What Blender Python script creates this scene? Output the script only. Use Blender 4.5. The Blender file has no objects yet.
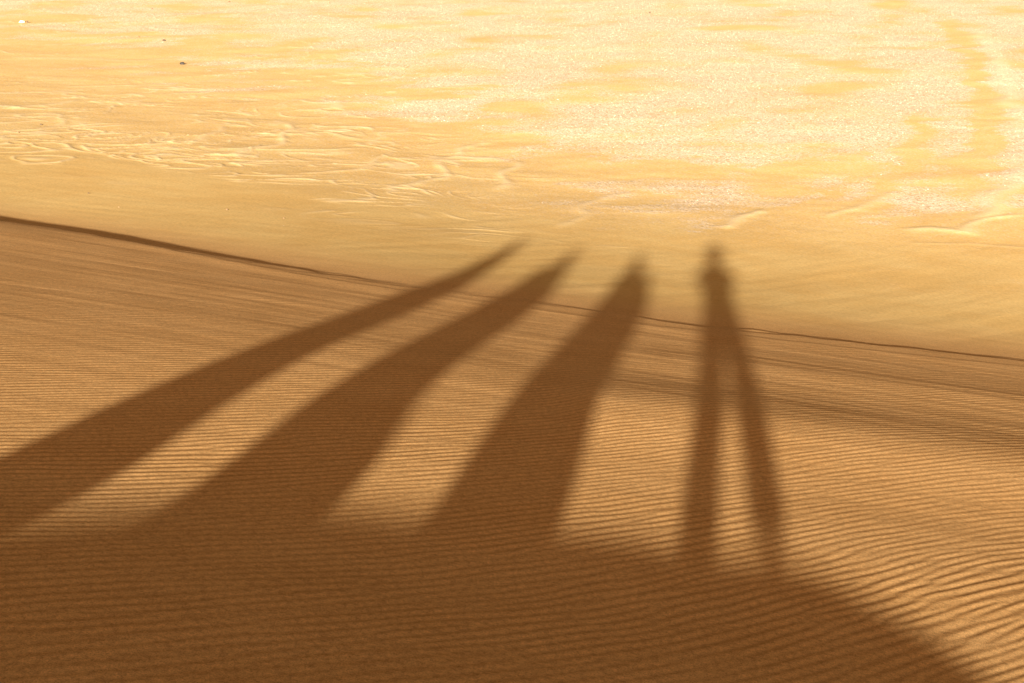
import bpy, bmesh, random
import numpy as np
from math import *
from mathutils import Vector, Matrix

random.seed(4)
# ------------------------------------------------------------------ camera
FPX = 1500.0
E_SUN = 15.5            # elevation of the sun, degrees
CAM_Z = 7.25             # lens height above the gravel plain
PITCH = radians(18.6741)

def ray(px, py):
    x = (np.asarray(px, float) - 512) / FPX
    y = (341.5 - np.asarray(py, float)) / FPX
    return np.stack([x, cos(PITCH) + y * sin(PITCH), y * cos(PITCH) - sin(PITCH)], -1)

scene = bpy.context.scene
col = scene.collection
cd = bpy.data.cameras.new('camera')
cd.sensor_width = 36.0
cd.lens = FPX * 36.0 / 1024.0
cd.clip_start = 0.02
cd.clip_end = 6000
cam = bpy.data.objects.new('camera', cd)
col.objects.link(cam)
cam.location = (0, 0, CAM_Z)
cam.rotation_euler = (pi / 2 - PITCH, 0, 0)
scene.camera = cam

S = ray(712, 262)
S = S / np.linalg.norm(S)           # direction the sunlight travels
SUN_AZ = atan2(S[0], S[1])

# ------------------------------------------------------------------ terrain (z measured from the lens, shifted by CAM_Z at the end)
PHI = radians(31)
G = tan(radians(11)) / cos(PHI - SUN_AZ)
AX, AY, CC = G * sin(PHI), G * cos(PHI), 2.22
FLAT = -CAM_Z

def plane_hit(P):
    d = ray(*np.array(P, float).T)
    t = -CC / (d[:, 2] + AX * d[:, 0] + AY * d[:, 1])
    return d * t[:, None]

def flat_hit(P):
    d = ray(*np.array(P, float).T)
    t = FLAT / d[:, 2]
    return d * t[:, None]

FOOT = plane_hit([(0, 215), (100, 231), (250, 261), (400, 287), (510, 300), (600, 314), (700, 327), (800, 338), (900, 349), (1024, 362)])

def smooth_interp(x, xs, ys):
    """linear interpolation with linear ends, lightly smoothed so it has no corners"""
    xs = np.asarray(xs, float); ys = np.asarray(ys, float)
    def f(q):
        r = np.interp(q, xs, ys)
        sl = (ys[1] - ys[0]) / (xs[1] - xs[0]); sr = (ys[-1] - ys[-2]) / (xs[-1] - xs[-2])
        r = np.where(q < xs[0], ys[0] + (q - xs[0]) * sl, r)
        return np.where(q > xs[-1], ys[-1] + (q - xs[-1]) * sr, r)
    w = 0.35 * (xs[-1] - xs[0]) / len(xs)
    return sum(f(x + o * w) * k for o, k in ((-1.5, .15), (-.75, .2), (0, .3), (.75, .2), (1.5, .15)))

def foot_s(x, y):
    xc = np.clip(x, -40, 40)
    # extend the foot of the slope with a gentle line on both sides
    return (y - smooth_interp(xc, FOOT[:, 0], FOOT[:, 1])) * 0.91

CR_X = [-9, -6, -4.4, -3.29, -2.76, -1.93, -1.49, -0.80, -0.33, -0.08, 0.21, 0.48, 0.67, 0.84, 1.03, 1.17, 1.6, 2.2, 3.0, 4.5]
CR_Z = [-.97, -1.09, -1.19, -1.25, -1.275, -1.335, -1.385, -1.45, -1.50, -1.545, -1.575, -1.61, -1.65, -1.70, -1.755, -1.80, -2.02, -2.32, -2.62, -2.78]
YC = -0.1

def crest_z(x):
    base = np.interp(x, CR_X, CR_Z)
    base = .5 * base + .25 * np.interp(x - .12, CR_X, CR_Z) + .25 * np.interp(x + .12, CR_X, CR_Z)
    right = x > 4.5
    return np.where(right, -CC - AX * x - .02, base)

# ---- periodic noise tiles made from filtered white noise
def tile(n, L, spec, seed, cplx=False):
    rng = np.random.default_rng(seed)
    w = rng.normal(size=(n, n)) + 1j * rng.normal(size=(n, n))
    k = 2 * pi * np.fft.fftfreq(n, L / n)
    kx, ky = np.meshgrid(k, k, indexing='ij')
    a = np.fft.ifft2(w * spec(kx, ky))
    if not cplx:
        a = a.real
    return a / np.sqrt(np.mean(np.abs(a) ** 2))

def samp(t, L, x, y):
    """cubic B-spline sampling, periodic"""
    n = t.shape[0]
    fx = x / L * n; fy = y / L * n
    ix = np.floor(fx).astype(np.int64); iy = np.floor(fy).astype(np.int64)
    u = fx - ix; v = fy - iy
    def W(t_):
        return ((1 - t_) ** 3 / 6, (3 * t_ ** 3 - 6 * t_ ** 2 + 4) / 6, (-3 * t_ ** 3 + 3 * t_ ** 2 + 3 * t_ + 1) / 6, t_ ** 3 / 6)
    wx, wy = W(u), W(v)
    out = 0
    for i in range(4):
        for j in range(4):
            out = out + wx[i] * wy[j] * t[(ix + i - 1) % n, (iy + j - 1) % n]
    return out

def aniso(lam_a, lam_b, ang, sharp=1.0):
    """soft band of wavelengths: lam_a along direction ang, lam_b across it"""
    ca, sa = cos(ang), sin(ang)
    def spec(kx, ky):
        a = (kx * ca + ky * sa) * lam_a / (2 * pi)
        b = (-kx * sa + ky * ca) * lam_b / (2 * pi)
        q = a * a + b * b
        return q ** sharp * np.exp(-q)
    return spec

def env(sig_a, sig_b):
    return lambda kx, ky: np.exp(-(kx / sig_a) ** 2 / 2 - (ky / sig_b) ** 2 / 2)

FD = radians(-24.0)       # direction the foot of the slope runs
RD = radians(32.5)        # direction the ripple crests run
T_und = tile(256, 60.0, aniso(22, 4.2, FD), 3)
T_str = tile(512, 30.0, aniso(5.0, .55, FD + .06), 5)
T_str2 = tile(512, 24.0, aniso(2.2, .22, FD + .10), 8)
T_warp = tile(128, 30.0, aniso(7, 4, RD), 11)
T_env = tile(512, 25.6, env(6.5, 12.0), 12, True)       # axes: along crest, across crests
T_env2 = tile(256, 25.6, env(1.6, 4.5), 17, True)
T_amp = tile(128, 24.0, aniso(5, 2.2, RD), 14)
T_big = tile(256, 80.0, aniso(14, 9, 0.2), 21)
T_med = tile(256, 40.0, aniso(4.0, 2.6, 0.3), 22)
T_sml = tile(512, 40.0, aniso(1.5, .8, 0.1), 23)
T_rdg = tile(512, 64.0, aniso(5.5, 3.6, radians(60)), 31)
T_rdg2 = tile(512, 48.0, aniso(3.6, 1.9, radians(10)), 32)
T_crumb = tile(512, 16.0, aniso(.30, .26, 0), 41)
T_crumb2 = tile(512, 30.0, aniso(.9, .6, 0.3), 42)

def sstep(a, b, x):
    t = np.clip((x - a) / (b - a), 0, 1)
    return t * t * (3 - 2 * t)

def worley(x, y, cx, cy, seed):
    """distance difference to the two nearest scattered points, in metres"""
    n = 64
    rg = np.random.default_rng(seed)
    ox = rg.random((n, n)); oy = rg.random((n, n))
    ix = np.floor(x / cx).astype(np.int64); iy = np.floor(y / cy).astype(np.int64)
    f1 = np.full(x.shape, 1e9); f2 = np.full(x.shape, 1e9); idv = np.zeros(x.shape)
    hv = rg.random((n, n))
    for i in (-1, 0, 1):
        for j in (-1, 0, 1):
            qx = (ix + i + ox[(ix + i) % n, (iy + j) % n]) * cx - x
            qy = (iy + j + oy[(ix + i) % n, (iy + j) % n]) * cy - y
            d = np.hypot(qx, qy)
            c = d < f1
            f2 = np.where(c, f1, np.minimum(f2, d))
            idv = np.where(c, hv[(ix + i) % n, (iy + j) % n], idv)
            f1 = np.where(c, d, f1)
    return f2 - f1, idv

def polydist(x, y, pts):
    """distance to a polyline in plan, and the position 0..1 along it"""
    best = np.full(x.shape, 1e9); pos = np.zeros(x.shape)
    seg = np.linalg.norm(np.diff(pts[:, :2], axis=0), axis=1); tot = seg.sum(); acc = 0
    for i in range(len(pts) - 1):
        a, b = pts[i, :2], pts[i + 1, :2]; ab = b - a
        t = np.clip(((x - a[0]) * ab[0] + (y - a[1]) * ab[1]) / (ab @ ab), 0, 1)
        d = np.hypot(x - a[0] - t * ab[0], y - a[1] - t * ab[1])
        m = d < best
        best[m] = d[m]; pos[m] = (acc + t[m] * seg[i]) / tot
        acc += seg[i]
    return best, pos

# broad low swells on the slope (bump line, height, half width)
SWELLS = [([(540, 408), (700, 424), (850, 447), (1024, 476), (1200, 505)], .056, .95),
          ([(600, 362), (760, 372), (900, 392), (1024, 408), (1200, 430)], .014, .45),
          ([(-100, 215), (0, 236), (150, 268), (300, 296), (420, 318)], .016, .9),
          ([(0, 290), (200, 322), (420, 362), (560, 378)], .012, .8)]
# raised pale crust ridges on the plain
CRUST = [([(975, 22), (996, 55), (1009, 90), (1016, 125), (1030, 150)], 1.0, .32),
         ([(1040, 150), (1012, 178), (992, 205), (975, 232)], 1.0, .32),
         ([(900, 238), (935, 234), (968, 236), (992, 222), (1030, 214)], .9, .16),
         ([(720, 247), (728, 236), (741, 226), (760, 214)], 1.1, .12),
         ([(500, 205), (506, 190), (510, 172), (507, 160)], 1.0, .13),
         ([(372, 218), (420, 205), (440, 190), (450, 170), (468, 150), (490, 136)], .9, .13),
         ([(300, 206), (340, 193), (372, 186), (384, 172), (400, 160)], .7, .12),
         ([(190, 182), (240, 178), (270, 165), (284, 152), (288, 138), (296, 124)], 1.0, .13),
         ([(140, 176), (186, 168), (215, 152), (226, 140)], .8, .12),
         ([(10, 132), (40, 124), (62, 119), (82, 112)], .8, .14),
         ([(0, 164), (40, 158), (66, 146), (72, 138)], .6, .12),
         ([(250, 146), (285, 148), (330, 142), (370, 147)], .8, .12),
         ([(210, 176), (280, 168), (340, 164), (372, 156)], .7, .12),
         ([(548, 262), (570, 240), (590, 222), (602, 206), (640, 196)], .6, .12),
         ([(820, 226), (860, 214), (880, 200), (905, 190)], .6, .14),
         ([(0, 62), (60, 60), (130, 62), (200, 58)], .5, .30),
         ([(60, 96), (120, 92), (190, 88)], .5, .22),
         ([(560, 40), (650, 38), (760, 36)], .4, .35),
         ([(900, 254), (960, 250), (1040, 258)], .25, .12)]
CRUST = [(flat_hit(p), a, w) for p, a, w in CRUST]
SWELLS = [(plane_hit(p), a, w) for p, a, w in SWELLS]
GB = flat_hit([(-200, 20), (0, 34), (150, 62), (300, 84), (420, 112), (500, 145), (560, 200), (640, 222), (720, 232), (800, 212), (900, 206), (1024, 208), (1250, 215)])  # gravel edge, lowered mid-frame to paint the glow around the shadow heads
BANDS = [([(940, 10), (968, 50), (985, 95), (988, 135), (974, 180), (945, 232)], .95, .34),
         ([(930, 105), (915, 145), (890, 185), (850, 222)], .6, .30),
         ([(985, 232), (1010, 196), (1040, 172)], .5, .25),
         ([(770, 232), (820, 205), (862, 170), (885, 140)], .45, .30),
         ([(590, 235), (640, 195), (700, 170), (760, 160)], .4, .5)]
BANDS = [(flat_hit(p), a, w) for p, a, w in BANDS]      # sweeps of bare golden sand through the gravel

def ripple(x, y):
    ca, sa = cos(RD), sin(RD)
    wv = samp(T_warp, 30.0, x, y)
    a = x * ca + y * sa
    b = -x * sa + y * ca
    b = 1.0 * b + .026 * wv + .008 * samp(T_crumb2, 30.0, x * .45, y * .45)
    b = b - .05 * b * sstep(-.5, 3.0, x)
    b = b - .028 * np.clip(x, -3, 3) ** 2 * sstep(10.5, 6.5, y)
    lam = .084 + .010 * sstep(-1.0, 3.0, x) * 0
    Ez = samp(T_env, 25.6, a, b) * 1.0 + .12
    Z = Ez * np.exp(1j * 2 * pi * b / lam)
    ph = np.angle(Z)
    am = np.clip(np.abs(Z) / .8, 0, 1) ** .6
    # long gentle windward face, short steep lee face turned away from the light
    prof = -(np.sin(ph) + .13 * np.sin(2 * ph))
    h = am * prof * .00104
    lee_shade = -am * (np.cos(ph + .25) + .06 * np.cos(2 * ph))  # mask for painted shading: lowest on the lee face of each ripple
    Z2 = samp(T_env2, 25.6, a + 7, b * 1.0 + .3 * a * .2) * np.exp(1j * 2 * pi * (b + .05 * a) / .053)
    h2 = np.clip(np.abs(Z2), 0, 1.2) * np.cos(np.angle(Z2)) * .00026
    mod = .95 + .14 * samp(T_amp, 24.0, x, y)
    rr_ = np.hypot(x, y)
    big = .74 + .38 * sstep(11.5, 7.0, rr_)          # the ripples grow coarser low on the steeper upper slope
    return (h * big + h2) * np.clip(mod, .35, 1.4), np.clip(lee_shade * mod, -1.4, 1.4)

def terrain(x, y, fine=1.0):
    """height below/above the lens, and masks"""
    r = np.hypot(x, y)
    s = foot_s(x, y)
    plane = -CC - AX * x - AY * y
    near = sstep(140, 90, r)
    # broad forms on the slope
    onslope = sstep(.6, -2.5, s) * sstep(.5, 4.0, y)
    sfp = lambda q: .8 * np.logaddexp(0, q / .8)
    z = plane + sstep(3.0, 5.5, y) * (.020 * (sfp(y - 5.8) - sfp(y - 10.0)) - .0150 * (sfp(y - 11.5) - sfp(y - 17.1))) * near
    z = z + near * onslope * .007 * samp(T_und, 60.0, x, y)
    z = z + near * sstep(.2, -1.5, s) * sstep(4.0, 9.0, y) * (.0010 * samp(T_str, 30.0, x, y) + .00045 * samp(T_str2, 24.0, x, y)) * (.5 + .5 * sstep(-9, -3, s))
    for pts, a, w in SWELLS:
        d, t = polydist(x, y, pts)
        z = z + a * np.exp(-d * d / (2 * w * w)) * sstep(0, .12, t) * sstep(1, .85, t)
    # the lip at the foot and the lower ground behind it
    lw = np.clip((-.8 - x) / 7.0, 0, 1)
    wob = .05 * samp(T_str, 30.0, x * 1.0, y) + .03 * samp(T_crumb2, 30.0, x, y)
    sl = s + wob * (.3 + .7 * (1 - lw))
    A = (.012 + .024 * sstep(-.5, 3.0, x) + .22 * lw ** 1.3)
    rise = np.where(sl < 0, np.exp(-(sl / .6) ** 2), 1.0) * (.002 + .014 * lw)
    z = z + rise - (A + .016 * lw) * ((.12 + .06 * sstep(0, 4, x)) * sstep(-.02 - .05 * lw, .16 + .15 * lw, sl) + (.88 - .06 * sstep(0, 4, x)) * sstep(-.05 - 1.2 * lw, .40 + .9 * lw, sl))
    z = z + (.035 + .060 * lw) * np.logaddexp(0, (s + .15 * wob - 1.2) / .6) * .6 * near
    # faint second lip a little before the first
    s2 = s + .55 + .10 * x / 8 + wob * .6
    z = z + near * .007 * (np.exp(-(s2 / .35) ** 2) * (s2 < 0) - np.exp(-(s2 / .10) ** 2) * 0 + (s2 >= 0) * np.exp(-(s2 / .12) ** 2)) * sstep(-9, -5, x) * sstep(9, 5, x)
    # concave run-out onto the plain
    h = 1.35
    fl = FLAT + .012 * samp(T_big, 80.0, x, y) * near
    dd = np.abs(z - fl)
    z = np.maximum(z, fl) + np.clip(h - dd, 0, None) ** 2 / (4 * h)
    pl = sstep(.2, 3.0, s) * near
    # wind-drawn streaks over the run-out
    z = z + pl * sstep(3.5, 1.0, s) * (.0006 * samp(T_str, 30.0, x * .9 + 3, y * .9) + .0003 * samp(T_str2, 24.0, x + 5, y))
    rt = radians(-66)
    xr, yr = x * cos(rt) - y * sin(rt), x * sin(rt) + y * cos(rt)
    fe = pl * sstep(13, 6, s) * sstep(-5, 0, x)
    z = z + fe * (.0013 * samp(T_str, 30.0, xr * .8, yr * .8) + .0042 * samp(T_med, 40.0, xr * .6, yr * 1.3) + .0004 * samp(T_str2, 24.0, xr, yr))
    # plain relief
    z = z + pl * ((.2 + .8 * sstep(6, 13, s)) * .005 * samp(T_med, 40.0, x, y) + (.12 + .88 * sstep(6, 14, s)) * .0016 * samp(T_sml, 40.0, x, y))
    # crust ridges : wandering scarps
    wx = x + .9 * samp(T_med, 40.0, x + 9, y); wy = y + .9 * samp(T_med, 40.0, x, y + 13)
    crumb = samp(T_crumb, 16.0, x, y)
    wx = x + .9 * samp(T_med, 40.0, x + 9, y) + .10 * samp(T_sml, 40.0, x + 3, y); wy = y + .9 * samp(T_med, 40.0, x, y + 13) + .10 * samp(T_sml, 40.0, x, y + 8)
    u = wx * cos(.35) + wy * sin(.35); v = -wx * sin(.35) + wy * cos(.35)
    e1, id1 = worley(u, v, 3.2, 4.6, 5)
    e2, id2 = worley((wx * .57 + wy * .82) / 2.4, -wx * .82 + wy * .57, 1.15, 1.15, 9)
    sel = sstep(-.5, .9, samp(T_big, 80.0, x + 30, y + 11) + .8 * samp(T_med, 40.0, x + 31, y + 1) + .1)
    sel2 = sstep(-.9, .7, samp(T_med, 40.0, x + 21, y + 5) + .5 * samp(T_big, 80.0, x + 3, y + 31))
    l1 = np.exp(-(e1 / .13) ** 2)
    l2 = np.exp(-(e2 / .14) ** 2)
    lft = sstep(1.6, -2.5, x + .8 * samp(T_med, 40.0, x + 50, y))
    l1 = l1 * (.15 + .85 * np.maximum(lft, sstep(12, 18, s)))
    sel = sel * (.25 + .75 * lft)
    zx = 2.2 * sstep(3, -2, x)
    zone = sstep(2.4 + zx, 5.0 + zx * 1.3, s) * near
    crust = zone * np.clip(l1 * .60 * sel + l2 * .60 * sel2 * lft * sstep(26, 12, s), 0, 1)
    scarp = zone * (.011 * sel * (id1 - .5) * np.clip(e1 / .5, 0, 1) + .013 * sel2 * lft * (id2 - .5) * np.clip(e2 / .45, 0, 1) * sstep(30, 14, s))
    z = z + scarp + .023 * crust
    ex = np.zeros_like(x)
    for pts, a, w in CRUST:
        lo = pts[:, :2].min(0) - 1.5; hi = pts[:, :2].max(0) + 1.5
        m = (x > lo[0]) & (x < hi[0]) & (y > lo[1]) & (y < hi[1])
        if not m.any():
            continue
        xm, ym = x[m], y[m]
        d, t = polydist(xm + .10 * samp(T_med, 40.0, xm, ym), ym + .10 * samp(T_med, 40.0, xm + 7, ym), pts)
        v = a * np.exp(-(d / w) ** 2) * sstep(0, .15, t) * sstep(1, .8, t) * .85
        ex[m] = np.maximum(ex[m], v)
    z = z + .026 * ex * near
    # gravelly ground; its pale spread also paints the glow opposite the sun
    gb = smooth_interp(np.clip(x, -30, 30), GB[:, 0], GB[:, 1])
    gn = samp(T_big, 80.0, x + 3, y + 40) * 1.6 + samp(T_med, 40.0, x + 2, y) * 1.3 + samp(T_sml, 40.0, x, y) * .5
    grav = (.80 + .20 * sstep(-12, 1, x)) * sstep(-8.0, 9.0, y - gb + gn * 1.9 + .9 * samp(T_crumb2, 30.0, x, y))
    patch = sstep(.9, 2.1, samp(T_med, 40.0, x * .5 + 17, y) + samp(T_big, 80.0, x, y + 9) * .6)
    grav = grav * np.clip(.86 + .16 * samp(T_med, 40.0, x * .6 + 5, y * .35) + .12 * samp(T_sml, 40.0, x * .5, y * .25) - .2 * patch, .3, 1)
    grav = grav * sstep(3.8, 7.0, s)
    for pts, a, w in BANDS:
        d, t = polydist(x + .08 * samp(T_sml, 40.0, x, y) + .15 * samp(T_med, 40.0, x, y), y, pts)
        grav = grav * (1 - a * np.exp(-(d / w) ** 2) * sstep(0, .2, t) * sstep(1, .8, t))
    grav = np.maximum(grav, .2 * np.clip(ex, 0, 1))
    grav = np.maximum(grav, .3 * crust)
    grav = np.maximum(grav, .38 * sstep(4, 11, s))
    z = z + near * grav * (.0014 * crumb + .0012 * samp(T_crumb, 16.0, x * 1.9, y * 1.9))
    # ripples
    rz = fine * sstep(1.2, -1.4, s + .8 * samp(T_med, 40.0, x, y)) * sstep(.8, 2.5, y + .15 * np.abs(x)) * sstep(45, 25, r)
    rh, rshade = ripple(x, y)
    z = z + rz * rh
    rshade = rz * rshade
    # crest behind which the group stands
    d = y - YC
    e = .07
    sp = e * np.logaddexp(0, d / e); sn = e * np.logaddexp(0, -d / e)
    c = crest_z(x) + .03
    prof = c - .60 * sp - .13 * sn
    k = .16
    ddm = np.abs(z - prof)
    up = np.maximum(z, prof) + np.clip(k - ddm, 0, None) ** 2 / (4 * k)
    back = prof
    w = sstep(-.05, .9, d)
    z = np.where(d > 1.2, up, up * w + back * (1 - w))
    z = np.maximum(z, FLAT - .02)
    # far dunes and swells, low and distant, beyond what the lens sees
    far = sstep(90, 400, r)
    z = z + far * 6.0 * (.5 + .5 * np.sin(x * .011 + 1.3) * np.cos(y * .008 + x * .003))
    return z, s, grav, np.clip(np.maximum(crust * .8, ex * .5), 0, 1), rshade

def zat(x, y):
    z, *_ = terrain(np.array([float(x)]), np.array([float(y)]))
    return float(z[0]) + CAM_Z

# ------------------------------------------------------------------ materials
def nodes(name):
    m = bpy.data.materials.new(name)
    m.use_nodes = True
    nt = m.node_tree
    b = nt.nodes['Principled BSDF']
    return m, nt, b

def N(nt, typ, **kw):
    n = nt.nodes.new(typ)
    for k, v in kw.items():
        if k in n.inputs:
            n.inputs[k].default_value = v
        else:
            setattr(n, k, v)
    return n

def ramp(nt, fac, stops):
    r = nt.nodes.new('ShaderNodeValToRGB')
    el = r.color_ramp.elements
    while len(el) < len(stops):
        el.new(.5)
    for e_, (p, c) in zip(el, stops):
        e_.position = p
        e_.color = (*c, 1) if len(c) == 3 else c
    nt.links.new(fac, r.inputs[0])
    return r.outputs[0]

def noise(nt, vec, scale, detail=3, rough=.6, dist=0):
    n = nt.nodes.new('ShaderNodeTexNoise')
    n.inputs['Scale'].default_value = scale
    n.inputs['Detail'].default_value = detail
    n.inputs['Roughness'].default_value = rough
    n.inputs['Distortion'].default_value = dist
    nt.links.new(vec, n.inputs['Vector'])
    return n.outputs['Fac']

def mixc(nt, fac, a, b, mode='MIX'):
    m = nt.nodes.new('ShaderNodeMix')
    m.data_type = 'RGBA'
    m.blend_type = mode
    for sock, v in ((m.inputs[0], fac), (m.inputs[6], a), (m.inputs[7], b)):
        if isinstance(v, bpy.types.NodeSocket):
            nt.links.new(v, sock)
        elif isinstance(v, (int, float)):
            sock.default_value = v
        else:
            sock.default_value = (*v, 1)
    return m.outputs[2]

def math_(nt, op, a, b=None, clamp=False):
    m = nt.nodes.new('ShaderNodeMath')
    m.operation = op
    m.use_clamp = clamp
    for s_, v in zip(m.inputs, (a, b)):
        if v is None:
            continue
        if isinstance(v, bpy.types.NodeSocket):
            nt.links.new(v, s_)
        else:
            s_.default_value = v
    return m.outputs[0]

SAND = (.68, .418, .180)
SAND2 = (.62, .368, .148)
GOLD = (.67, .48, .20)
PALE = (.80, .655, .45)

def sand_material():
    m, nt, b = nodes('desert_sand')
    b.inputs['Roughness'].default_value = .95
    b.inputs['Specular IOR Level'].default_value = .12
    geo = nt.nodes.new('ShaderNodeNewGeometry')
    pos = geo.outputs['Position']
    # fine grain on the slope
    g1 = noise(nt, pos, 140, 2, .7)
    g2 = noise(nt, pos, 34, 3, .65)
    g3 = noise(nt, pos, 1.1, 4, .6)
    c = mixc(nt, ramp(nt, g3, [(.35, (0, 0, 0)), (.68, (1, 1, 1))]), SAND, SAND2)
    c = mixc(nt, .75, c, ramp(nt, g1, [(.30, (.55, .5, .45)), (.5, (1, 1, 1)), (.72, (1.35, 1.35, 1.35))]), 'MULTIPLY')
    c = mixc(nt, .55, c, ramp(nt, g2, [(.30, (.6, .55, .5)), (.5, (1, 1, 1)), (.70, (1.3, 1.3, 1.3))]), 'MULTIPLY')
    # golden loose sand of the run-out and plain
    at = N(nt, 'ShaderNodeAttribute', attribute_name='plain')
    gr = N(nt, 'ShaderNodeAttribute', attribute_name='gravel')
    cr = N(nt, 'ShaderNodeAttribute', attribute_name='crust')
    q1 = noise(nt, pos, 22, 3, .7)
    q2 = noise(nt, pos, .55, 5, .62, .4)
    gold = mixc(nt, ramp(nt, q2, [(.38, (0, 0, 0)), (.62, (1, 1, 1))]), GOLD, (.63, .425, .16))
    gold = mixc(nt, .45, gold, ramp(nt, q1, [(.3, (.66, .62, .55)), (.5, (1, 1, 1)), (.7, (1.25, 1.25, 1.3))]), 'MULTIPLY')
    rp = N(nt, 'ShaderNodeAttribute', attribute_name='ripple_shade')      # ripple shading painted into the colour: lee faces darker, windward faces lighter
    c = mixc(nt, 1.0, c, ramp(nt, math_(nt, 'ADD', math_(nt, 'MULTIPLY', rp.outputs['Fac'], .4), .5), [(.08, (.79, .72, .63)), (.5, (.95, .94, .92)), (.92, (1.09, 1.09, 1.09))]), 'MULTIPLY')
    c = mixc(nt, at.outputs['Fac'], c, gold)
    # gravel: pale stones between golden sand
    vor = nt.nodes.new('ShaderNodeTexVoronoi')
    vor.inputs['Scale'].default_value = 26
    vor.inputs['Randomness'].default_value = 1
    nt.links.new(pos, vor.inputs['Vector'])
    sep = nt.nodes.new('ShaderNodeSeparateColor')
    nt.links.new(vor.outputs['Color'], sep.inputs[0])
    stone = ramp(nt, sep.outputs[0], [(0, (.38, .27, .17)), (.15, (.52, .385, .24)), (.40, (.64, .53, .40)), (.8, (.70, .60, .48)), (1, (.78, .71, .61))])
    q3 = noise(nt, pos, 9, 4, .75)
    thr = math_(nt, 'ADD', math_(nt, 'MULTIPLY', sep.outputs[1], .55), math_(nt, 'MULTIPLY', q3, .45))
    cover = math_(nt, 'MULTIPLY', math_(nt, 'SUBTRACT', math_(nt, 'ADD', gr.outputs['Fac'], .26), thr), 1.5, True)
    cover = math_(nt, 'MULTIPLY', cover, math_(nt, 'MULTIPLY', gr.outputs['Fac'], 1.7, True))
    c = mixc(nt, math_(nt, 'MULTIPLY', cover, .9), c, stone)
    c = mixc(nt, math_(nt, 'MULTIPLY', cr.outputs['Fac'], .85, True), c, (.78, .67, .47))
    nt.links.new(c, b.inputs['Base Color'])
    # relief
    hgt = math_(nt, 'ADD', math_(nt, 'MULTIPLY', g1, .35), math_(nt, 'MULTIPLY', g2, 1.0))
    bp = nt.nodes.new('ShaderNodeBump')
    bp.inputs['Strength'].default_value = 1
    bp.inputs['Distance'].default_value = .0011
    nt.links.new(hgt, bp.inputs['Height'])
    hg = math_(nt, 'MULTIPLY', math_(nt, 'ADD', math_(nt, 'MULTIPLY', vor.outputs['Distance'], -1.0), q3), gr.outputs['Fac'])
    bp2 = nt.nodes.new('ShaderNodeBump')
    bp2.inputs['Strength'].default_value = 1
    bp2.inputs['Distance'].default_value = .008
    nt.links.new(hg, bp2.inputs['Height'])
    nt.links.new(bp.outputs[0], bp2.inputs['Normal'])
    nt.links.new(bp2.outputs[0], b.inputs['Normal'])
    return m

def flat_mat(name, color, rough=.8, var=.15, scale=20, metal=0.0):
    m, nt, b = nodes(name)
    tc = nt.nodes.new('ShaderNodeTexCoord')
    f = noise(nt, tc.outputs['Object'], scale, 4, .6)
    lo = tuple(max(0, c * (1 - var)) for c in color); hi = tuple(min(1, c * (1 + var)) for c in color)
    nt.links.new(ramp(nt, f, [(.3, lo), (.7, hi)]), b.inputs['Base Color'])
    b.inputs['Roughness'].default_value = rough
    b.inputs['Metallic'].default_value = metal
    return m

M_SAND = sand_material()

# ------------------------------------------------------------------ ground sheets
def lin(a, b, step):
    n = max(1, int(round((b - a) / step)))
    return list(np.linspace(a, b, n, endpoint=False))

ths = []
ths += lin(-180, -34, 0.8) + lin(-34, -27, .2) + lin(-27, 27, .064) + lin(27, 34, .2) + lin(34, 180, .8)
ths = np.radians(np.array(ths))
rs = lin(.3, 4.0, .06) + lin(4.0, 5.4, .03) + lin(5.4, 11.5, .0145) + lin(11.5, 16, .0185) + lin(16, 24, .026)
r = 24.0
while r < 88:
    rs.append(r); r *= 1 + .0016 * (r / 24) ** .6
while r < 3200:
    rs.append(r); r *= 1.06
rs = np.array(rs)
nT, nR = len(ths), len(rs)
R_, T_ = np.meshgrid(rs, ths, indexing='ij')
X = (R_ * np.sin(T_)).ravel(); Y = (R_ * np.cos(T_)).ravel()
deg = np.degrees(np.abs(T_)).ravel()
fine = sstep(33, 28, deg)
Z = np.empty_like(X); SS = np.empty_like(X); GRV = np.empty_like(X); CRU = np.empty_like(X); RIP = np.empty_like(X)
CH = 250000
for i in range(0, len(X), CH):
    sl_ = slice(i, i + CH)
    Z[sl_], SS[sl_], GRV[sl_], CRU[sl_], RIP[sl_] = terrain(X[sl_], Y[sl_], fine[sl_])
Z += CAM_Z
# centre vertex under the lens
X = np.append(X, 0.0); Y = np.append(Y, 0.0)
Z = np.append(Z, zat(0, 0)); SS = np.append(SS, -20.0); GRV = np.append(GRV, 0.0); CRU = np.append(CRU, 0.0); RIP = np.append(RIP, 0.0)
ii, jj = np.meshgrid(np.arange(nR - 1), np.arange(nT), indexing='ij')
ii = ii.ravel(); jj = jj.ravel(); j2 = (jj + 1) % nT
quads = np.stack([ii * nT + jj, (ii + 1) * nT + jj, (ii + 1) * nT + j2, ii * nT + j2], 1)[:, ::-1]
V = np.stack([X, Y, Z], 1)
# vertex normals of the whole sheet, so that the two sheets shade as one
a_, b_, c_, d_ = (V[quads[:, k]] for k in range(4))
fn = np.cross(c_ - a_, d_ - b_)
VN = np.zeros_like(V)
for k in range(4):
    for ax_ in range(3):
        VN[:, ax_] += np.bincount(quads[:, k], fn[:, ax_], minlength=len(V))
VN[-1] = (0, 0, 1)
VN /= np.linalg.norm(VN, axis=1)[:, None] + 1e-12
fs = SS[quads].mean(1)
far_face = R_.ravel()[quads[:, 0]] > 90
on_dune = (fs < 0) & ~far_face

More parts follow.
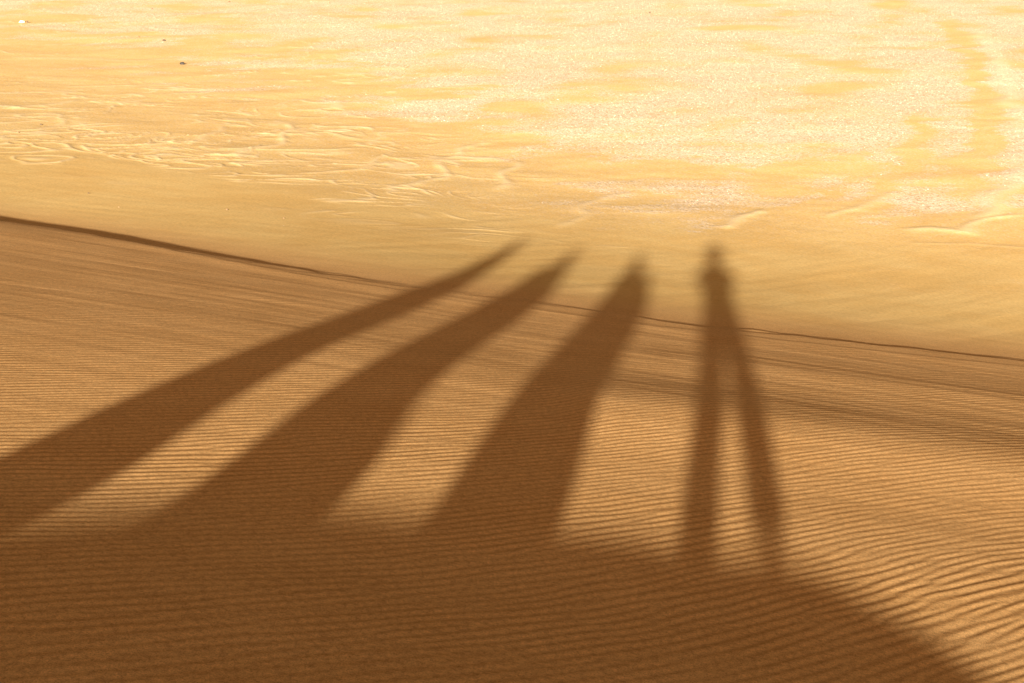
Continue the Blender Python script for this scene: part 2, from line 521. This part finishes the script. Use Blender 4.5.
def sheet(name, faces, tris, label):
    used, inv = np.unique(np.concatenate([faces.ravel(), tris.ravel()]), return_inverse=True)
    me = bpy.data.meshes.new(name)
    me.vertices.add(len(used))
    me.vertices.foreach_set('co', V[used].ravel())
    nl = faces.size + tris.size
    me.loops.add(nl)
    me.loops.foreach_set('vertex_index', inv.astype(np.int32))
    npoly = len(faces) + len(tris)
    me.polygons.add(npoly)
    starts = np.concatenate([np.arange(len(faces)) * 4, faces.size + np.arange(len(tris)) * 3]).astype(np.int32)
    me.polygons.foreach_set('loop_start', starts)
    me.update(calc_edges=True)
    me.polygons.foreach_set('use_smooth', np.ones(npoly, bool))
    for an, arr in (('gravel', GRV), ('crust', CRU), ('ripple_shade', RIP), ('plain', sstep(.1, 3.2, SS) * .999)):
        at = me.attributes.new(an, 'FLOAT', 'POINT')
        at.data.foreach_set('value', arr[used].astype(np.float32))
    me.normals_split_custom_set_from_vertices(VN[used].astype(np.float32))
    me.materials.append(M_SAND)
    o = bpy.data.objects.new(name, me)
    col.objects.link(o)
    o['kind'] = 'structure'
    o['label'] = label
    return o

tri = np.stack([np.full(nT, len(V) - 1), (np.arange(nT) + 1) % nT, np.arange(nT)], 1)
sheet('sand_dune', quads[on_dune], tri, 'rippled brown sand dune slope crossed by four long shadows')
sheet('desert_ground', quads[~on_dune], np.zeros((0, 3), int), 'sunlit golden sand and pale gravel plain below the dune')

# ------------------------------------------------------------------ loose gravel on the plain (nobody could count it)
def stones_mesh(name, pts, sizes, mat, seed):
    rng = np.random.default_rng(seed)
    octv = np.array([(1, 0, 0), (0, 1, 0), (-1, 0, 0), (0, -1, 0), (0, 0, 1), (0, 0, -.6)], float)
    octf = np.array([(0, 1, 4), (1, 2, 4), (2, 3, 4), (3, 0, 4), (1, 0, 5), (2, 1, 5), (3, 2, 5), (0, 3, 5)])
    n = len(pts)
    ang = rng.uniform(0, 2 * pi, n)
    jit = 1 + rng.normal(0, .22, (n, 6, 3)).clip(-.4, .4)
    v = octv[None] * jit * sizes[:, None, None] * np.stack([np.ones(n), rng.uniform(.6, 1, n), rng.uniform(.22, .45, n)], 1)[:, None]
    ca, sa = np.cos(ang)[:, None], np.sin(ang)[:, None]
    vx = v[..., 0] * ca - v[..., 1] * sa; vy = v[..., 0] * sa + v[..., 1] * ca
    v = np.stack([vx, vy, v[..., 2]], -1) + pts[:, None]
    f = octf[None] + (np.arange(n) * 6)[:, None, None]
    me = bpy.data.meshes.new(name)
    me.vertices.add(n * 6); me.vertices.foreach_set('co', v.ravel())
    me.loops.add(n * 24); me.loops.foreach_set('vertex_index', f.ravel().astype(np.int32))
    me.polygons.add(n * 8); me.polygons.foreach_set('loop_start', (np.arange(n * 8) * 3).astype(np.int32))
    me.update(calc_edges=True)
    at = me.attributes.new('tone', 'FLOAT', 'POINT')
    at.data.foreach_set('value', np.repeat(rng.random(n), 6).astype(np.float32))
    me.materials.append(mat)
    o = bpy.data.objects.new(name, me)
    col.objects.link(o)
    return o

def gravel_material():
    m, nt, b = nodes('pale_gravel')
    at = N(nt, 'ShaderNodeAttribute', attribute_name='tone')
    nt.links.new(ramp(nt, at.outputs['Fac'], [(0, (.14, .10, .07)), (.06, (.32, .22, .14)), (.18, (.50, .37, .24)), (.4, (.62, .49, .34)), (.8, (.69, .57, .43)), (1, (.78, .69, .56))]), b.inputs['Base Color'])
    b.inputs['Roughness'].default_value = .85
    return m

rng = np.random.default_rng(77)
n = 300000
th = np.radians(rng.uniform(-25, 25, n)); rr = np.sqrt(rng.uniform(17.0 ** 2, 90.0 ** 2, n))
gx, gy = rr * np.sin(th), rr * np.cos(th)
gz, gs, gg, gc, gq = terrain(gx, gy, 0.0)
keep = (gs > 1.5) & (rng.random(n) < (sstep(.42, .95, gg) * .8 + .0012))
gx, gy, gz = gx[keep], gy[keep], gz[keep] + CAM_Z
sz = np.clip(.0075 * np.exp(rng.normal(0, .45, len(gx))), .005, .018) * np.clip(np.hypot(gx, gy) / 28, .8, 1.5)
gv = stones_mesh('gravel', np.stack([gx, gy, gz + sz * .15], 1), sz, gravel_material(), 5)
gv['kind'] = 'stuff'
gv['label'] = 'pale fine gravel strewn over the sunlit plain'

# ------------------------------------------------------------------ single stones one can pick out
STONE_MATS = {'black': flat_mat('black_rock', (.020, .016, .013), .7),
              'dark': flat_mat('dark_brown_rock', (.10, .065, .04), .8),
              'brown': flat_mat('brown_rock', (.22, .14, .08), .8),
              'white': flat_mat('white_rock', (.86, .83, .78), .7, .05)}
def ground_at(px, py):
    d = ray(px, py)
    t = 10.0
    a = None
    ts = np.linspace(12, 70, 3000)
    zz, *_ = terrain(d[0] * ts, d[1] * ts, 0.0)
    k = np.argmax(d[2] * ts < zz)
    return d * ts[k]

def pebble(px, py, wpx, hpx, tone, label, seed):
    p = ground_at(px, py)
    D = np.linalg.norm(p)
    w = wpx / FPX * D / 2; hh = hpx / FPX * D / 2
    bm = bmesh.new()
    bmesh.ops.create_icosphere(bm, subdivisions=3, radius=1)
    rg = random.Random(seed)
    planes = [(Vector((rg.gauss(0, 1), rg.gauss(0, 1), rg.gauss(0, .8))).normalized(), rg.uniform(.62, .9)) for _ in range(9)]
    for v in bm.verts:
        for nrm, dd in planes:
            k = v.co.dot(nrm) - dd
            if k > 0:
                v.co -= nrm * k
        v.co *= 1 + .05 * sin(v.co.x * 9 + seed) * sin(v.co.y * 8)
        v.co.x *= w; v.co.y *= w * .8; v.co.z *= max(hh, w * .35)
    me = bpy.data.meshes.new('stone')
    bm.to_mesh(me); bm.free()
    for f in me.polygons:
        f.use_smooth = True
    me.materials.append(STONE_MATS[tone])
    o = bpy.data.objects.new('stone', me)
    col.objects.link(o)
    o.location = (p[0], p[1], p[2] + CAM_Z + max(hh, w * .35) * .45)
    o.rotation_euler = (0, 0, rg.uniform(0, 3))
    o['label'] = label; o['category'] = 'stone'; o['group'] = 'loose stones on the plain'

PEB = [
    (182.3, 64.5, 4.6, 3.6, 'black', 'small black stone, darkest and most distinct on the pale plain'),
    (164, 40.7, 4.6, 1.7, 'dark', 'thin flat brown stone just above the black stone'),
    (22, 22.5, 6.5, 3.2, 'white', 'bright white stone near the top left corner'),
    (27.6, 23.0, 1.8, 3.0, 'dark', 'narrow dark stone touching the right side of the white stone'),
    (138.5, 37.2, 2.0, 1.6, 'brown', 'tiny brown stone left of the thin flat stone'),
    (229, 2.2, 3.2, 1.6, 'brown', 'brown stone at the top edge, left of the middle'),
    (329, 3.6, 2.6, 2.0, 'brown', 'brown stone at the top edge, the further right of two'),
    (650, 13.5, 2.2, 2.2, 'dark', 'dark stone in the upper middle gravel'),
    (18, 133, 1.8, 2.4, 'brown', 'small brown stone near the left edge beside the pale crust ridges'),
    (41, 125, 2.4, 1.8, 'dark', 'dark stone lying on a pale crust ridge at left'),
    (88.5, 193.5, 2.2, 1.4, 'dark', 'dark stone alone on smooth sand above the left shadow lip'),
    (227, 209.8, 2.6, 1.8, 'brown', 'brown stone on smooth golden sand above the foot of the dune'),
    (284, 218.5, 1.8, 1.4, 'brown', 'tiny brown stone furthest right on the smooth golden sand'),
    (152, 9, 2.0, 1.5, 'brown', 'tiny brown stone near the top edge above the thin flat stone'),
]
for k, pb in enumerate(PEB):
    pebble(*pb, seed=k + 3)

# ------------------------------------------------------------------ people (they stand on the crest behind the lens; their shadows fall down the slope)
def skin_mesh(joints, edges, sub=1, root=0):
    """joints: list of ((x,y,z), (rx,ry)); returns a bmesh of the grown surface"""
    me = bpy.data.meshes.new('tmp')
    me.from_pydata([j[0] for j in joints], edges, [])
    o = bpy.data.objects.new('tmp', me)
    col.objects.link(o)
    mod = o.modifiers.new('s', 'SKIN')
    mod.use_smooth_shade = True
    sv = me.skin_vertices[0].data if me.skin_vertices else None
    if sv is None:
        bm = bmesh.new(); bm.from_mesh(me)
        bm.verts.layers.skin.verify()
        bm.to_mesh(me); bm.free()
        sv = me.skin_vertices[0].data
    for i, j in enumerate(joints):
        sv[i].radius = j[1] if isinstance(j[1], tuple) else (j[1], j[1])
        sv[i].use_root = (i == root)
    ss = o.modifiers.new('sub', 'SUBSURF')
    ss.levels = ss.render_levels = sub
    dg = bpy.context.evaluated_depsgraph_get()
    ev = o.evaluated_get(dg)
    bm = bmesh.new()
    bm.from_mesh(ev.to_mesh())
    ev.to_mesh_clear()
    bpy.data.objects.remove(o); bpy.data.meshes.remove(me)
    return bm

def merge(dst, src):
    me = bpy.data.meshes.new('t'); src.to_mesh(me); src.free()
    dst.from_mesh(me); bpy.data.meshes.remove(me)

def bm_obj(name, bm, mat, parent=None, loc=(0, 0, 0)):
    bmesh.ops.recalc_face_normals(bm, faces=bm.faces[:])
    me = bpy.data.meshes.new(name)
    bm.to_mesh(me); bm.free()
    for f in me.polygons:
        f.use_smooth = True
    me.materials.append(mat)
    o = bpy.data.objects.new(name, me)
    col.objects.link(o)
    o.location = loc
    o.parent = parent
    return o

def loft(rings, seg=28, cap=True, wave=0.0, waves=7):
    """rings: (z, cx, cy, rx, ry)"""
    bm = bmesh.new()
    rows = []
    for z, cx, cy, rx, ry in rings:
        row = []
        for k in range(seg):
            a = 2 * pi * k / seg
            w = 1 + wave * sin(a * waves + z * 1.7)
            row.append(bm.verts.new((cx + rx * cos(a) * w, cy + ry * sin(a) * w, z)))
        rows.append(row)
    for a_, b_ in zip(rows, rows[1:]):
        for k in range(seg):
            bm.faces.new((a_[k], a_[(k + 1) % seg], b_[(k + 1) % seg], b_[k]))
    if cap:
        bm.faces.new(rows[0]); bm.faces.new(rows[-1])
    return bm

def head_mesh(cx, cy, cz, s=1.0, yaw=0.0, pitch=0.0):
    """a head with brow, nose, lips, chin and ears; face towards +Y; cz is eye height"""
    bm = bmesh.new()
    bmesh.ops.create_uvsphere(bm, u_segments=40, v_segments=30, radius=1)
    for v in bm.verts:
        x, y, z = v.co
        w = .076 * (1 - .22 * sstep(.1, -1.0, z)); dpt = .098
        X_ = x * w; Y_ = y * dpt; Z_ = z * .118
        if y > 0:
            Y_ *= 1 - .10 * abs(x)
            nose = exp(-(x / .17) ** 2) * float(sstep(-.34, -.22, z) * sstep(.12, -.22, z))
            Y_ += .026 * nose
            for ex_ in (-.42, .42):
                Y_ -= .010 * exp(-((x - ex_) / .2) ** 2 - ((z - .04) / .13) ** 2)
            Y_ += .006 * exp(-(x / .6) ** 2 - ((z - .22) / .1) ** 2)
            Y_ += .006 * exp(-(x / .28) ** 2 - ((z + .46) / .05) ** 2) + .006 * exp(-(x / .26) ** 2 - ((z + .57) / .05) ** 2)
            Y_ -= .004 * exp(-(x / .3) ** 2 - ((z + .515) / .025) ** 2)
            Y_ += .010 * exp(-(x / .35) ** 2 - ((z + .82) / .15) ** 2)
        elif z < -.3:
            Y_ *= 1 - .25 * min(1, (-.3 - z) / .7)
        v.co = (X_, Y_, Z_)
    for sx in (-1, 1):
        e_ = bmesh.new()
        bmesh.ops.create_uvsphere(e_, u_segments=12, v_segments=8, radius=1)
        for v in e_.verts:
            v.co = Vector((v.co.x * .010 + sx * .078, v.co.y * .019 - .008, v.co.z * .031 - .004))
        merge(bm, e_)
    mt = Matrix.Translation((cx, cy, cz)) @ Matrix.Rotation(yaw, 4, 'Z') @ Matrix.Rotation(pitch, 4, 'X') @ Matrix.Scale(s, 4)
    bm.transform(mt)
    return bm

def finger(bm, base, pts, r0):
    js = [(tuple(base), r0 * 1.1)] + [(tuple(p), r0 * (1 - .12 * i)) for i, p in enumerate(pts)]
    merge(bm, skin_mesh(js, [(i, i + 1) for i in range(len(js) - 1)], 1))

def hand(bm, wrist, direction, palm_n, curl, side, spread=1.0):
    """wrist point, unit direction of the hand, palm normal, finger curl in degrees"""
    W = Vector(wrist); D = Vector(direction).normalized(); Nn = Vector(palm_n).normalized()
    Sd = D.cross(Nn).normalized() * side
    palm = skin_mesh([(tuple(W), (.022, .026)), (tuple(W + D * .045), (.018, .036)), (tuple(W + D * .085), (.015, .038))], [(0, 1), (1, 2)], 2)
    merge(bm, palm)
    for i, (off, ln) in enumerate(((.030, .070), (.010, .079), (-.011, .073), (-.031, .058))):
        b0 = W + D * .075 + Sd * off
        p = b0.copy(); dd = D.copy(); pts = []
        for k, fr in enumerate((.30, .42, .30, .24)):
            if k:
                dd = (Matrix.Rotation(radians(curl * (1 + .06 * i)), 3, Sd * (-side)) @ dd)
            p = p + dd * ln * fr * 1.05
            pts.append(p.copy())
        finger(bm, b0, pts, .0088 if i < 3 else .0076)
    t0 = W + D * .028 + Sd * .024
    t1 = t0 + (D * .55 + Sd * .75 + Nn * .25).normalized() * .034
    t2 = t1 + (D * .85 + Sd * .30 + Nn * .45).normalized() * .030
    t3 = t2 + (D * .9 + Nn * .5).normalized() * .024
    finger(bm, t0, [t1, t2, t3], .0105)

SKIN = flat_mat('skin', (.42, .24, .15), .55, .08, 30)
HAIR = flat_mat('dark_hair', (.025, .018, .013), .6, .3, 60)
EYE = flat_mat('eye_white', (.75, .73, .70), .3, .02)

def eyes(root, cx, cy, cz, s):
    for sx in (-1, 1):
        e_ = bmesh.new()
        bmesh.ops.create_uvsphere(e_, u_segments=12, v_segments=8, radius=.0115 * s)
        bm_obj('eye', e_, EYE, root, (cx + sx * .031 * s, cy + .078 * s, cz + .005 * s))

def person_root(x, y, label):
    o = bpy.data.objects.new('person', None)
    col.objects.link(o)
    o.location = (x, y, zat(x, y))
    o['label'] = label; o['category'] = 'person'; o['group'] = 'people standing on the dune crest behind the camera'
    return o

def standing(label, x, feet_dx, hip_dx, sh_dx, head_dx, H, sh_w, robe, cloth, veil=None, vw=.165, depth=.15, lw=.10):
    """x of the feet; offsets sideways at hip, shoulder and head; H standing height"""
    y = -.26
    root = person_root(x, y, label)
    s = H / 1.72
    zs = 1.40 * s; zh = .92 * s; eye = (1.72 - .115) * s
    J = []; E_ = []
    def j(p, r):
        J.append((p, r)); return len(J) - 1
    def e(a, b):
        E_.append((a, b))
    pel = j((hip_dx, 0, zh), (.15 * s, .11 * s))
    wai = j((.6 * hip_dx + .4 * sh_dx, 0, 1.10 * s), (.125 * s, .095 * s)); e(pel, wai)
    che = j((sh_dx, -.01, 1.30 * s), (.145 * s, .11 * s)); e(wai, che)
    nek = j((.6 * sh_dx + .4 * head_dx, 0, 1.46 * s), .055 * s); e(che, nek)
    hd = j((head_dx, .01, 1.55 * s), .05 * s); e(nek, hd)
    hands = []
    for sx in (-1, 1):
        hipj = j((hip_dx + sx * .085 * s, 0, .84 * s), .088 * s); e(pel, hipj)
        kn = j((feet_dx + sx * lw, .015, .48 * s), .058 * s); e(hipj, kn)
        an = j((feet_dx + sx * lw, -.01, .085), .040 * s); e(kn, an)
        to = j((feet_dx + sx * (lw + .015), .13, .035), (.036, .028)); e(an, to)
        sh = j((sh_dx + sx * sh_w, -.01, zs), .056 * s); e(che, sh)
        el = j((sh_dx + sx * (sh_w + .04), -.03, 1.11 * s), .042 * s); e(sh, el)
        wr = j((sh_dx + sx * (sh_w + .045), .05, .86 * s), .029 * s); e(el, wr)
        hands.append(((sh_dx + sx * (sh_w + .045), .05, .86 * s), sx))
    body = skin_mesh(J, E_, 2, pel)
    merge(body, head_mesh(head_dx, .01, eye, s))
    for wp, sx in hands:
        hand(body, wp, (0, .15, -1), (-sx, 0, 0), 14, -sx)
    bm_obj('body', body, SKIN, root)
    eyes(root, head_dx, .01, eye, s)
    bm_obj('robe', loft([(z_, cx_, 0, rx_, ry_) for z_, cx_, rx_, ry_ in robe], 48, False, .02, 9), cloth, root)
    for sx in (-1, 1):
        sl_ = skin_mesh([((sh_dx + sx * (sh_w - .02), -.01, zs - .01), (.068 * s, .068 * s)), ((sh_dx + sx * (sh_w + .04), -.03, 1.11 * s), (.056 * s, .062 * s)),
                         ((sh_dx + sx * (sh_w + .045), .035, .91 * s), (.05 * s, .06 * s))], [(0, 1), (1, 2)], 2)
        bm_obj('sleeve', sl_, cloth, root)
    if veil is not None:
        vm = loft([(eye - .30 * s, head_dx * .6 + sh_dx * .4, -.02, vw * s, .12 * s), (eye - .19 * s, head_dx, -.02, .105 * s, .10 * s),
                   (eye - .06 * s, head_dx, -.030, .093 * s, .093 * s), (eye + .05 * s, head_dx, -.026, .092 * s, .098 * s),
                   (eye + .11 * s, head_dx, -.014, .070 * s, .085 * s), (eye + .137 * s, head_dx, -.01, .03 * s, .04 * s)], 32, False)
        # open the scarf over the face
        bmesh.ops.delete(vm, geom=[f for f in vm.faces if f.calc_center_median().y > .05 * s and eye - .10 * s < f.calc_center_median().z < eye + .06 * s and abs(f.calc_center_median().x - head_dx) < .06 * s], context='FACES')
        bm_obj('headscarf', vm, veil, root)
    else:
        hm = head_mesh(head_dx, .004, eye + .006 * s, s * 1.05)
        bmesh.ops.delete(hm, geom=[f for f in hm.faces if (f.calc_center_median().y > .035 * s and f.calc_center_median().z < eye + .075 * s) or f.calc_center_median().z < eye - .06 * s], context='FACES')
        bm_obj('hair', hm, HAIR, root)
    return root

C1 = flat_mat('pale_linen', (.55, .50, .42), .9)
C2 = flat_mat('blue_cotton', (.08, .12, .22), .9)
C3 = flat_mat('brown_wool', (.16, .09, .05), .9)
V1 = flat_mat('white_cotton', (.7, .68, .63), .9)
# silhouettes read from the shadows: (height above feet, sideways, half width, half depth)
standing('person in a long loose robe whose shadow falls furthest left', -3.60, 0, -.03, .24, .36, 1.68, .09,
         [(.04, .02, .34, .26), (.16, 0, .35, .27), (.32, -.02, .32, .24), (.48, .0, .28, .21), (.70, .08, .25, .18), (.88, .19, .17, .16), (1.02, .23, .115, .14), (1.14, .26, .088, .12), (1.26, .29, .062, .09), (1.36, .33, .05, .06)],
         C1, V1, .10)
standing('person in a long robe whose shadow falls second from the left', -2.43, 0, -.05, .05, .16, 1.56, .18,
         [(.03, .03, .40, .28), (.15, .02, .39, .27), (.35, -.07, .34, .25), (.55, -.05, .31, .22), (.78, .01, .32, .20), (.96, .04, .29, .18), (1.10, .08, .22, .16), (1.19, .11, .16, .14), (1.27, .13, .10, .12), (1.31, .13, .06, .07)],
         C2, V1, .115)
standing('person in a straight wide robe whose shadow falls third from the left', -1.17, 0, 0, .0, -.04, 1.59, .19,
         [(.03, .03, .35, .26), (.15, .01, .345, .25), (.35, -.02, .335, .24), (.55, -.02, .325, .22), (.78, .02, .32, .20), (.98, .02, .295, .18), (1.14, .01, .26, .16), (1.25, -.01, .22, .14), (1.32, -.02, .15, .12), (1.37, -.02, .07, .07)],
         C3, C3, .125)

# photographer, legs apart, camera raised to the eye
def photographer():
    px, py = .155, -.27
    root = person_root(px, py, 'photographer with legs apart and both hands raised to hold a camera, shadow furthest right')
    z0 = root.location.z
    eye = CAM_Z + .185 - z0            # the camera is held at the level of the chin
    hx = .0 - px                       # head right behind the lens
    s = eye / 1.605
    J = []; E_ = []
    def j(p, r):
        J.append((p, r)); return len(J) - 1
    def e(a, b):
        E_.append((a, b))
    pel = j((-.07, -.02, .93 * s), (.15, .11))
    wai = j((-.10, -.03, 1.10 * s), (.13, .10)); e(pel, wai)
    che = j((-.15, -.03, 1.29 * s), (.155, .12)); e(wai, che)
    nek = j((-.18, -.01, 1.45 * s), .058); e(che, nek)
    hd = j((hx, .03, 1.54 * s), .05); e(nek, hd)
    for sx, fx in ((-1, -.20), (1, .20)):
        hp = j((-.07 + sx * .095, -.01, .84 * s), .095); e(pel, hp)
        kn = j((fx * .78 - .01 * sx, .02, .48 * s), .06); e(hp, kn)
        an = j((fx, -.01, .085), .042); e(kn, an)
        to = j((fx + sx * .03, .13, .035), (.038, .028)); e(an, to)
    body_pts = [((-.15 - .19, -.02, 1.38 * s), (-.15 - .28, .10, 1.20 * s), (hx - .085, .155, eye - .205)), ((-.15 + .19, -.02, 1.38 * s), (-.15 + .33, .09, 1.20 * s), (hx + .088, .155, eye - .200))]
    for sh_, el_, wr_ in body_pts:
        a = j(sh_, .058); e(che, a)
        b = j(el_, .044); e(a, b)
        c = j(wr_, .030); e(b, c)
    body = skin_mesh(J, E_, 2, pel)
    merge(body, head_mesh(hx, .035, eye, s, 0, -.25))
    # left hand cups the lens from below, right hand grips the body
    hand(body, (hx - .085, .155, eye - .205), (.55, .55, .25), (.2, .1, 1), 20, 1)
    hand(body, (hx + .088, .155, eye - .200), (-.15, .35, .95), (-1, .1, 0), 32, 1)
    bm_obj('body', body, SKIN, root)
    hm = head_mesh(hx, .029, eye + .006, s * 1.06, 0, -.25)
    bmesh.ops.delete(hm, geom=[f for f in hm.faces if (f.calc_center_median().y > .07 and f.calc_center_median().z < eye + .07) or f.calc_center_median().z < eye - .07], context='FACES')
    bm_obj('hair', hm, HAIR, root)
    shirt = flat_mat('khaki_cotton', (.24, .19, .12), .9)
    hat = loft([(eye + .030, hx, .02, .205, .21), (eye + .040, hx, .02, .207, .212), (eye + .060, hx, .02, .125, .13), (eye + .14, hx, .02, .118, .125), (eye + .185, hx, .02, .082, .092), (eye + .20, hx, .02, .04, .05)], 36)
    bm_obj('sun_hat', hat, shirt, root)
    trou = flat_mat('dark_trousers', (.06, .055, .05), .9)
    bm_obj('jacket', loft([(.64 * s, -.02, -.01, .275, .17), (.70 * s, -.035, -.015, .262, .16), (.88 * s, -.06, -.02, .236, .15), (1.0 * s, -.085, -.02, .21, .135), (1.15 * s, -.11, -.03, .235, .14), (1.29 * s, -.15, -.03, .262, .15), (1.38 * s, -.16, -.02, .24, .13), (1.43 * s, -.165, -.015, .16, .11), (1.48 * s, -.16, -.01, .10, .09), (1.51 * s, -.158, -.005, .085, .085)], 36, False), shirt, root)
    for sh_, el_, wr_ in body_pts:
        w = Vector(el_).lerp(Vector(wr_), .82)
        bm_obj('sleeve', skin_mesh([(sh_, (.070, .070)), (el_, (.058, .058)), (tuple(w), (.042, .042))], [(0, 1), (1, 2)], 2), shirt, root)
    for sx, fx in ((-1, -.20), (1, .20)):
        bm_obj('trouser_leg', loft([(.07, fx, 0, .112, .11), (.2 * s, fx * .95, .0, .114, .11), (.48 * s, fx * .78, .01, .122, .115), (.70 * s, -.035 + sx * .12, 0, .138, .13), (.86 * s, -.07 + sx * .10, -.01, .115, .13), (.92 * s, -.07 + sx * .09, -.02, .115, .125)], 28, False), trou, root)
        bt = skin_mesh([((fx, -.05, .055), (.048, .05)), ((fx + sx * .012, .05, .048), (.046, .042)), ((fx + sx * .03, .14, .035), (.044, .030))], [(0, 1), (1, 2)], 2)
        bm_obj('boot', bt, flat_mat('brown_leather', (.12, .07, .04), .6), root)
    return root

photographer()

def bevel_box(sx, sy, sz, c, b=.006):
    bm = bmesh.new()
    bmesh.ops.create_cube(bm, size=1, matrix=Matrix.Translation(c) @ Matrix.Diagonal((sx, sy, sz, 1)))
    bmesh.ops.bevel(bm, geom=bm.edges[:], offset=b, segments=3, affect='EDGES')
    return bm

def photo_camera():
    """a black single-lens camera; its lens front lies just behind the picture's viewpoint"""
    root = bpy.data.objects.new('photo_camera', None)
    col.objects.link(root)
    root.location = (0, -.012 * cos(PITCH), CAM_Z + .012 * sin(PITCH))
    root.rotation_euler = (-PITCH, 0, 0)
    root['label'] = 'black camera with lens held up in front of the chin by the photographer'
    root['category'] = 'camera'
    blk = flat_mat('black_plastic', (.02, .02, .02), .5)
    bdy = bevel_box(.14, .055, .088, (0, -.105, -.010))
    merge(bdy, bevel_box(.034, .035, .08, (.058, -.078, -.012), .010))
    merge(bdy, bevel_box(.055, .07, .034, (0, -.098, .046), .010))
    bm_obj('camera_body', bdy, blk, root)
    lens = bmesh.new()
    for (y0, y1, r_) in ((-.078, -.060, .032), (-.060, -.020, .036), (-.020, -.001, .039)):
        c = bmesh.new()
        bmesh.ops.create_cone(c, cap_ends=True, segments=40, radius1=r_, radius2=r_, depth=y1 - y0,
                              matrix=Matrix.Translation((0, (y0 + y1) / 2, 0)) @ Matrix.Rotation(pi / 2, 4, 'X'))
        merge(lens, c)
    bm_obj('lens', lens, blk, root)
    sb = bmesh.new()
    bmesh.ops.create_cone(sb, cap_ends=True, segments=16, radius1=.006, radius2=.006, depth=.006, matrix=Matrix.Translation((.055, -.08, .037)))
    bm_obj('shutter_button', sb, flat_mat('brushed_metal', (.5, .5, .5), .3, .05, 20, 1.0), root)

photo_camera()

# ------------------------------------------------------------------ light
world = bpy.data.worlds.new('World')
scene.world = world
world.use_nodes = True
nt = world.node_tree
bg = nt.nodes['Background']
sky = nt.nodes.new('ShaderNodeTexSky')
sky.sky_type = 'NISHITA'
sky.sun_disc = False
sky.sun_elevation = radians(E_SUN)
sky.sun_rotation = SUN_AZ + pi
sky.air_density = 1.2
sky.dust_density = 4.0
sky.ozone_density = 1.0
tint = mixc(nt, 1.0, sky.outputs[0], (1.0, .54, .265), 'MULTIPLY')   # orange tint added to the sky light to warm the shadows
nt.links.new(tint, bg.inputs['Color'])
bg.inputs['Strength'].default_value = .044

sd = bpy.data.lights.new('sun', 'SUN')
sd.energy = 5.0
sd.angle = radians(.85)
sd.color = (1.0, .90, .74)
so = bpy.data.objects.new('sun', sd)
col.objects.link(so)
so.rotation_euler = Vector(S).to_track_quat('-Z', 'Y').to_euler()
so.location = (0, -20, 30)

vs = scene.view_settings
vs.view_transform = 'Standard'
vs.look = 'None'
vs.gamma = 1.0
vs.use_curve_mapping = False
vs.exposure = 1.78
scene.cycles.max_bounces = 5
scene.cycles.diffuse_bounces = 3
scene.cycles.use_denoising = True
